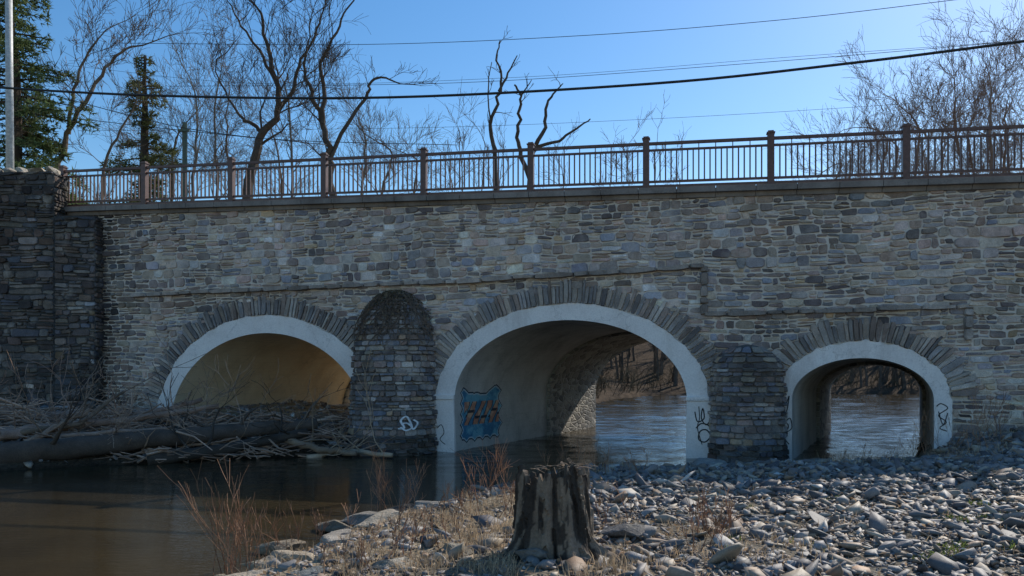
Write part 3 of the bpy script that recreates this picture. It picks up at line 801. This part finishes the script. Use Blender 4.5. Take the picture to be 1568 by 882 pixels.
for k in range(1100):
    px=R.uniform(-60,585); D=R.uniform(15.2,18.8) if px<500 else R.uniform(16.8,21)
    x=(px-784)/F*D; s=float(sdf(np.array([x]),np.array([D]))[0])
    if s<-.35: continue
    z=max(Hs(x,D),.0)+abs(R.gauss(0,.18)); L=R.uniform(.25,1.3); an=R.gauss(0,.5); d=Vector((math.cos(an),math.sin(an),R.gauss(0,.26)))*L
    p=Vector((x,D,z)); j=R.uniform(.5,1.5); r=R.uniform(.006,.032)
    tube(B,[p-d*.5,p+Vector((0,0,R.gauss(0,.05))),p+d*.5],[r,r*.8,r*.4],4,(.44*j,.29*j,.21*j))
for k in range(50):
    px=R.uniform(-60,560); D=R.uniform(15.4,18.2); x=(px-784)/F*D
    if float(sdf(np.array([x]),np.array([D]))[0])<-.2: continue
    j=R.uniform(.5,1.4); grow(B,Vector((x,D,max(Hs(x,D),0)+.1)),Vector((R.gauss(.3,1),R.gauss(0,.5),R.uniform(.1,.6))),R.uniform(.5,1.1),R.uniform(.012,.03),2,4,(.38*j,.26*j,.19*j),.03,.7,(2,4),.2,.006)
B.obj('driftwood_debris',M_bark)
# ---------------------------------------------------------------- gravel
def icos(sub):
    import bmesh
    bm=bmesh.new(); bmesh.ops.create_icosphere(bm,subdivisions=sub,radius=1); v=np.array([p.co[:] for p in bm.verts]); f=np.array([[q.index for q in p.verts] for p in bm.faces]); bm.free(); return v,f
def stones(name,X,Y,S,sub,colfn,sink=.15,flat=(.22,.6),parent=None):
    bv,bf_=icos(sub); n=len(X); m=len(bv)
    P=np.repeat(bv[None],n,0)
    for _ in range(7):
        nv=nr.normal(size=(n,3)); nv/=np.linalg.norm(nv,axis=1)[:,None]; d=nr.uniform(.25,.65,n)
        t=np.einsum('nmk,nk->nm',P,nv)-d[:,None]; t=np.maximum(t,0); P=P-t[:,:,None]*nv[:,None,:]*.98
    P=P*1.3
    P=P*(1+nr.normal(size=(n,m,1))*.04)
    sc_=np.stack([S*nr.uniform(.8,1.7,n),S*nr.uniform(.45,1,n),S*nr.uniform(flat[0],flat[1],n)],1); P=P*sc_[:,None,:]
    tx=nr.normal(size=n)*.35; c,s=np.cos(tx)[:,None],np.sin(tx)[:,None]; y=P[:,:,1]*c-P[:,:,2]*s; z=P[:,:,1]*s+P[:,:,2]*c; P=np.stack([P[:,:,0],y,z],2)
    ty=nr.normal(size=n)*.35; c,s=np.cos(ty)[:,None],np.sin(ty)[:,None]; x=P[:,:,0]*c+P[:,:,2]*s; z=-P[:,:,0]*s+P[:,:,2]*c; P=np.stack([x,P[:,:,1],z],2)
    a=nr.uniform(0,6.283,n); c,s=np.cos(a)[:,None],np.sin(a)[:,None]; x=P[:,:,0]*c-P[:,:,1]*s; y=P[:,:,0]*s+P[:,:,1]*c; P=np.stack([x,y,P[:,:,2]],2)
    Zg=H(X,Y)+sc_[:,2]*(1-2*sink)*.6
    P=P+np.stack([X,Y,Zg],1)[:,None,:]
    T=(bf_[None]+np.arange(n)[:,None,None]*m).reshape(-1,3)
    C=np.repeat(colfn(n),m,0)
    return npobj(name,P.reshape(-1,3),T,C,M_pebble,False,parent)
def gcol(n):
    pal=np.array([(.23,.21,.2),(.15,.14,.135),(.29,.265,.24),(.28,.215,.16),(.38,.315,.24),(.105,.095,.095),(.54,.49,.43),(.32,.215,.145)]); w=np.array([5,5,3.5,3.7,2.6,3.4,.9,1.5]); w/=w.sum()
    return pal[nr.choice(len(pal),n,p=w)]*nr.uniform(.7,1.2,(n,1))
GR=empty('river_gravel')
def scat(n,x0,x1,y0,y1,mind=.02,maxd=99,left=True):
    X=nr.uniform(x0,x1,n); Y=nr.uniform(y0,y1,n); s=sdf(X,Y); k=(s>mind)&(s<maxd)
    k&=(Y<Y0-K*X+.1)&(X<Y*.78+1.5)
    k&=(nr.uniform(size=n)<np.clip(.42+(X-.2)*.5,.4,1))
    k&=(nr.uniform(size=n)<np.clip(fbm(X*.7,Y*.7,66)*2.6-.35,.25,1))
    return X[k],Y[k]
X,Y=scat(34000,-3,8.5,3.6,8.5); stones('pebbles_near',X,Y,nr.lognormal(-3.68,.58,len(X)).clip(.009,.13),1,gcol,parent=GR)
X,Y=scat(46000,-2,13,8.5,16.5); stones('pebbles_far',X,Y,nr.lognormal(-3.25,.5,len(X)).clip(.016,.15),1,gcol,parent=GR)
X,Y=scat(700,-2.5,11,4.2,15.5); stones('cobbles',X,Y,nr.uniform(.06,.14,len(X)),2,gcol,.25,(.2,.45),parent=GR)
X=nr.uniform(-14,-2.5,2500); Y=nr.uniform(14.5,26,2500); s=sdf(X,Y); k=s>.0; X,Y=X[k],Y[k]
stones('bank_cobbles',X,Y,nr.lognormal(-2.9,.5,len(X)).clip(.03,.2),1,lambda n:gcol(n)*1.3,parent=GR)
# ---------------------------------------------------------------- boulders
def boulder(px,py,z,sx,sy,sz,seed,col=(.2,.18,.155),name='flat_rock'):
    x,y=GX(px,py,z); vs,fs=rockmesh(sx,sy,sz,seed,4,.35); B=MB(); an=R.uniform(-.5,.5); M=Matrix.Rotation(an,4,'Z')
    B.add([M@p+Vector((x,y,z)) for p in vs],fs,col); B.obj(name,M_rock)
tan=(.46,.38,.28)
for i,(a,b,z,sx,sy,sz,c) in enumerate([
 (455,862,.22,.46,.32,.13,tan),(390,890,.2,.44,.30,.14,tan),(530,830,.24,.40,.28,.13,(.38,.33,.27)),(475,885,.28,.34,.27,.1,(.2,.21,.2)),
 (590,800,.2,.46,.32,.15,tan),(640,812,.28,.38,.27,.13,(.32,.28,.23)),(560,792,.12,.34,.22,.12,(.26,.23,.19)),(680,780,.14,.5,.28,.13,(.3,.27,.23)),(730,768,.12,.34,.24,.12,(.22,.2,.175)),
 (790,752,.1,.3,.2,.1,(.15,.145,.14)),(735,755,.05,.3,.2,.1,(.12,.12,.12)),
 (965,815,.42,.28,.22,.13,(.16,.15,.14)),(822,850,.40,.22,.16,.1,(.24,.21,.18)),(1040,727,.10,.5,.34,.22,(.21,.2,.19)),(1085,716,.10,.5,.34,.22,(.3,.285,.26)),(1130,716,.10,.42,.3,.17,(.22,.215,.2)),
 (1000,735,.10,.38,.27,.14,(.16,.155,.15)),(1180,712,.10,.4,.27,.15,(.2,.19,.18)),(1240,708,.08,.4,.2,.12,(.2,.19,.17)),(900,760,.12,.3,.2,.1,(.13,.13,.13)),(620,780,.02,.35,.2,.1,(.1,.09,.08)),(330,910,.1,.35,.3,.15,(.3,.25,.17)),(510,805,.05,.3,.2,.12,(.2,.17,.13)),(430,838,.05,.3,.2,.12,(.25,.2,.14)),(415,865,.12,.3,.2,.12,(.36,.3,.2)),(700,845,.36,.2,.14,.08,(.3,.26,.2)),(600,865,.34,.22,.16,.08,(.34,.3,.24)),(745,825,.34,.2,.13,.08,(.26,.23,.19)),(560,850,.3,.26,.18,.09,(.36,.31,.24))]):
    boulder(a,b,z,sx,sy,sz,i+3,c)
# ---------------------------------------------------------------- stump
def stump():
    x0,y0=.37,6.3; z0=Hs(x0,y0)-.06; B=MB(); n=160; m=40; hgt=.80; vs=[]; cs=[]
    an=np.arange(n)/n*2*math.pi
    gro=.07*(vn(np.cos(an)*3+9,np.sin(an)*3+9,4)-.5)+.03*(vn(np.cos(an)*9+9,np.sin(an)*9+9,8)-.5)+.018*(vn(np.cos(an)*22+9,np.sin(an)*22+9,18)-.5)
    rim=.12*(vn(np.cos(an)*2.5+5,np.sin(an)*2.5+5,6)-.5)*2+.12*(vn(np.cos(an)*12+5,np.sin(an)*12+5,16)-.5)
    roots=np.zeros(n)
    for a_,w_,h_ in ((-.30,.17,.5),(-1.25,.2,.14),(3.5,.2,.22),(1.8,.25,.2),(4.1,.15,.16),(5.4,.14,.3)):
        dd=(an-a_+math.pi)%(2*math.pi)-math.pi; roots+=h_*np.exp(-(dd/w_)**2)
    for j in range(m+1):
        t=j/m
        for i in range(n):
            pl=v1n(math.cos(an[i])*8+t*1.2+20,math.sin(an[i])*8+t*5.,2); p2=v1n(an[i]*16,t*9,6)
            r=.30+.05*(1-t)+roots[i]*max(0,1-t*2.4)**2.2+gro[i]*(1.2-.2*t)+.035*(pl-.5)-(.03 if pl>.66 else 0)+.014*(p2-.5)
            z=t*(hgt+rim[i]); vs.append(Vector((x0+r*math.cos(an[i])-.02*t,y0+r*math.sin(an[i])*.9,z0+z)))
            q=f1(math.cos(an[i])*5+10,math.sin(an[i])*5+t*2.5,12); k=.5+1.3*q
            cs.append((.065*k,.052*k,.042*k) if q<.5 else (.2*k,.155*k,.115*k))
    for r_,dz in ((.84,-.01),(.78,-.12),(.45,-.24),(.1,-.27)):
        for i in range(n):
            o=vs[m*n+i]; vs.append(Vector((x0-.02+(o.x-x0+.02)*r_,y0+(o.y-y0)*r_,z0+hgt+rim[i]*(1 if r_>.8 else .4)+dz))); cs.append((.12,.09,.065))
    M_=m+4; fs=[(j*n+i,j*n+(i+1)%n,(j+1)*n+(i+1)%n,(j+1)*n+i) for j in range(M_) for i in range(n)]
    fs.append(tuple(range(M_*n,(M_+1)*n)))
    B.v=vs;B.f=fs;B.c=cs
    for k in range(22):
        p=Vector((x0+R.gauss(.1,.16),y0+R.gauss(0,.12),z0+hgt+abs(R.gauss(0,.02)))); a=R.uniform(-.6,.6); d=Vector((math.cos(a),math.sin(a),R.gauss(.05,.2)))*R.uniform(.06,.25); tube(B,[p-d*.5,p+Vector((0,0,.015)),p+d*.5],[.0025,.0025,.0012],3,(.35,.25,.17))
    B.obj('tree_stump',M_bark,False)
stump()
# ---------------------------------------------------------------- grasses and stalks
def blades(name,cl,col,wd=.0025,bend=.6):
    V=[];T=[];C=[]; b=0
    for (x,y,n,rad,l0,l1) in cl:
        X=x+nr.normal(size=n)*rad; Yy=y+nr.normal(size=n)*rad; s=sdf(X,Yy); Zz=H(X,Yy)
        for k in range(n):
            if s[k]<.02: continue
            L=R.uniform(l0,l1); a=R.uniform(0,6.28); ln=abs(R.gauss(0,bend)); d=Vector((math.cos(a)*ln,math.sin(a)*ln,1)).normalized(); p=Vector((X[k],Yy[k],Zz[k]))
            w=Vector((R.gauss(0,1),R.gauss(0,.4),0)).normalized()*wd*R.uniform(.6,1.4); c=R.uniform(.5,1.35); cc=[v*c for v in col]
            q=[p,p+d*L*.5,p+d*L*.85+Vector((math.cos(a),math.sin(a),-.6))*L*.22*R.random()]
            e=[q[0]-w,q[0]+w,q[1]-w*.8,q[1]+w*.8,q[2]]
            V+=[tuple(v) for v in e]; T+=[(b,b+1,b+3),(b,b+3,b+2),(b+2,b+3,b+4)]; C+=[cc]*5; b+=5
    return npobj(name,np.array(V),np.array(T),np.array(C),M_grass)
cl=[]
def cpx(px,py,n,rad,l0,l1,z=.3):
    x,y=GX(px,py,z); cl.append((x,y,n,rad,l0,l1))
for k in range(60): cpx(R.uniform(500,800),R.uniform(805,900),38,.08,.05,.17)
for k in range(22): cpx(R.uniform(540,760),R.uniform(780,810),28,.08,.06,.2)
for k in range(14): cpx(R.uniform(700,800),R.uniform(760,860),40,.07,.1,.28)
for k in range(30): cpx(R.uniform(960,1300),R.uniform(800,900),30,.08,.05,.16)
for k in range(10): cpx(R.uniform(860,960),R.uniform(855,900),35,.08,.05,.2)
for k in range(16): cpx(R.uniform(1290,1568),R.uniform(672,700),30,.25,.08,.35,.6)
for k in range(12): cpx(R.uniform(820,1000),R.uniform(720,745),26,.15,.08,.26,.15)
for k in range(8): cpx(R.uniform(330,450),R.uniform(840,900),30,.08,.08,.25,.15)
for k in range(50): cpx(R.uniform(1000,1568),R.uniform(725,890),20,.09,.04,.13,.4)
blades('dry_grass',cl,(.48,.36,.235))
cl=[]
for k in range(16): cpx(R.uniform(1380,1568),R.uniform(780,860),35,.06,.03,.08,.4)
for k in range(8): cpx(R.uniform(1080,1300),R.uniform(760,880),25,.05,.03,.07,.4)
blades('green_weeds',cl,(.15,.19,.05),.006,.9)
def stalks(px,py,z,n,L,rad=.1,lean=(0,0)):
    x,y=GX(px,py,z); B=MB()
    for k in range(n):
        xx=x+R.gauss(0,rad); yy=y+R.gauss(0,rad); p=Vector((xx,yy,max(Hs(xx,yy),-.05)-.02)); j=R.uniform(.6,1.4)
        grow(B,p,Vector((R.gauss(lean[0],.3),R.gauss(0,.3),1)),L*R.uniform(.5,1),.0055,1,3,(.40*j,.235*j,.145*j),.2,.55,(2,4),.14,.0026)
    B.obj('dead_weed_stalks',M_grass)
stalks(352,868,.05,14,.62,.07); stalks(375,880,.1,8,.4,.1); stalks(440,838,.05,6,.4,.08,(-.2,0)); stalks(590,772,.1,8,.55,.14,(.0,0)); stalks(625,768,.1,7,.45,.12)
stalks(755,770,.2,9,.5,.12); stalks(770,800,.3,8,.4,.1); stalks(495,812,.1,6,.35,.1); stalks(1090,820,.4,14,.26,.09); stalks(1075,835,.4,7,.22,.1); stalks(1330,690,.4,8,.35,.3); stalks(1420,682,.6,14,.6,.35); stalks(1500,670,.7,14,.7,.35); stalks(860,735,.1,10,.4,.3); stalks(950,745,.2,8,.35,.3); stalks(930,800,.35,7,.25,.1)
stalks(700,800,.25,8,.28,.15); stalks(640,850,.3,9,.26,.2); stalks(560,870,.3,9,.26,.2)
V=[];T=[];C=[];b=0
X=nr.uniform(-2.8,8,9000);Yy=nr.uniform(4,13,9000); s=sdf(X,Yy); Zz=H(X,Yy)
for k in range(len(X)):
    if s[k]<.02 or (X[k]>1.5 and R.random()<.5): continue
    p=Vector((X[k],Yy[k],Zz[k]+R.uniform(.01,.06))); a=Vector((R.gauss(0,1),R.gauss(0,1),R.gauss(0,.4))).normalized(); c=a.cross(Vector((R.gauss(0,.4),R.gauss(0,.4),1))).normalized(); L=R.uniform(.012,.035); j=R.uniform(.5,1.3)
    V+=[tuple(p-a*L),tuple(p+c*L*.5+Vector((0,0,.006))),tuple(p+a*L),tuple(p-c*L*.5+Vector((0,0,.006)))]; T+=[(b,b+1,b+2),(b,b+2,b+3)]; C+=[(.38*j,.26*j,.16*j)]*4; b+=4
npobj('leaf_litter',np.array(V),np.array(T),np.array(C),M_grass)
B=MB()
for k in range(1300):
    u=R.gauss(.1,.5); v=3.9-abs(R.gauss(0,.42)); u=max(-.98,min(.98,u)); p=bf(u,v,R.uniform(.02,.14)); a=Vector((R.gauss(0,1),R.gauss(0,1),R.gauss(0,1))).normalized(); c=a.cross(Vector((R.gauss(0,1),R.gauss(0,1),R.gauss(0,1)))).normalized(); L=R.uniform(.015,.04); j=R.uniform(.4,1.5)
    B.add([p-a*L,p+c*L*.6,p+a*L,p-c*L*.6],[(0,1,2,3)],(.19*j,.15*j,.10*j))
for k in range(60):
    u=R.uniform(-.7,.8); v=3.8; pts=[]
    for i in range(8): pts.append(bf(max(-.95,min(.95,u)),v,.09)); u+=R.gauss(0,.08); v-=R.uniform(.08,.22)
    tube(B,pts,[.01]*8,3,(.22,.16,.12))
B.obj('climbing_vine',M_grass)
# ---------------------------------------------------------------- light, sky, camera
az=math.radians(42); el=math.radians(38)
S=Vector((math.sin(az)*math.cos(el),math.cos(az)*math.cos(el),math.sin(el)))
l=bpy.data.lights.new('sun','SUN'); l.energy=5.0; l.angle=math.radians(.5); l.color=(1,.94,.84)
lo=bpy.data.objects.new('sun',l); sc.collection.objects.link(lo); lo.rotation_euler=(-S).to_track_quat('-Z','Y').to_euler()
w=bpy.data.worlds.new('World'); sc.world=w; w.use_nodes=True; nt=w.node_tree
sk=nt.nodes.new('ShaderNodeTexSky'); sk.sky_type='NISHITA'; sk.sun_disc=False; sk.sun_elevation=el; sk.sun_rotation=az; sk.air_density=1.15; sk.dust_density=.3; sk.ozone_density=2.5
hs=nt.nodes.new('ShaderNodeHueSaturation'); hs.inputs['Saturation'].default_value=1.3
nt.links.new(sk.outputs[0],hs.inputs['Color']); nt.links.new(hs.outputs[0],nt.nodes['Background'].inputs[0]); nt.nodes['Background'].inputs[1].default_value=.15
cam=bpy.data.cameras.new('camera'); co=bpy.data.objects.new('camera',cam); sc.collection.objects.link(co)
co.location=(0,0,CH); co.rotation_euler=(math.radians(90),0,0); cam.sensor_width=36; cam.lens=F/1568*36; cam.shift_y=(HZ-441)/1568; cam.clip_end=2000; cam.clip_start=.05
sc.camera=co
sc.view_settings.view_transform='Standard'; sc.view_settings.look='None'; sc.view_settings.exposure=0
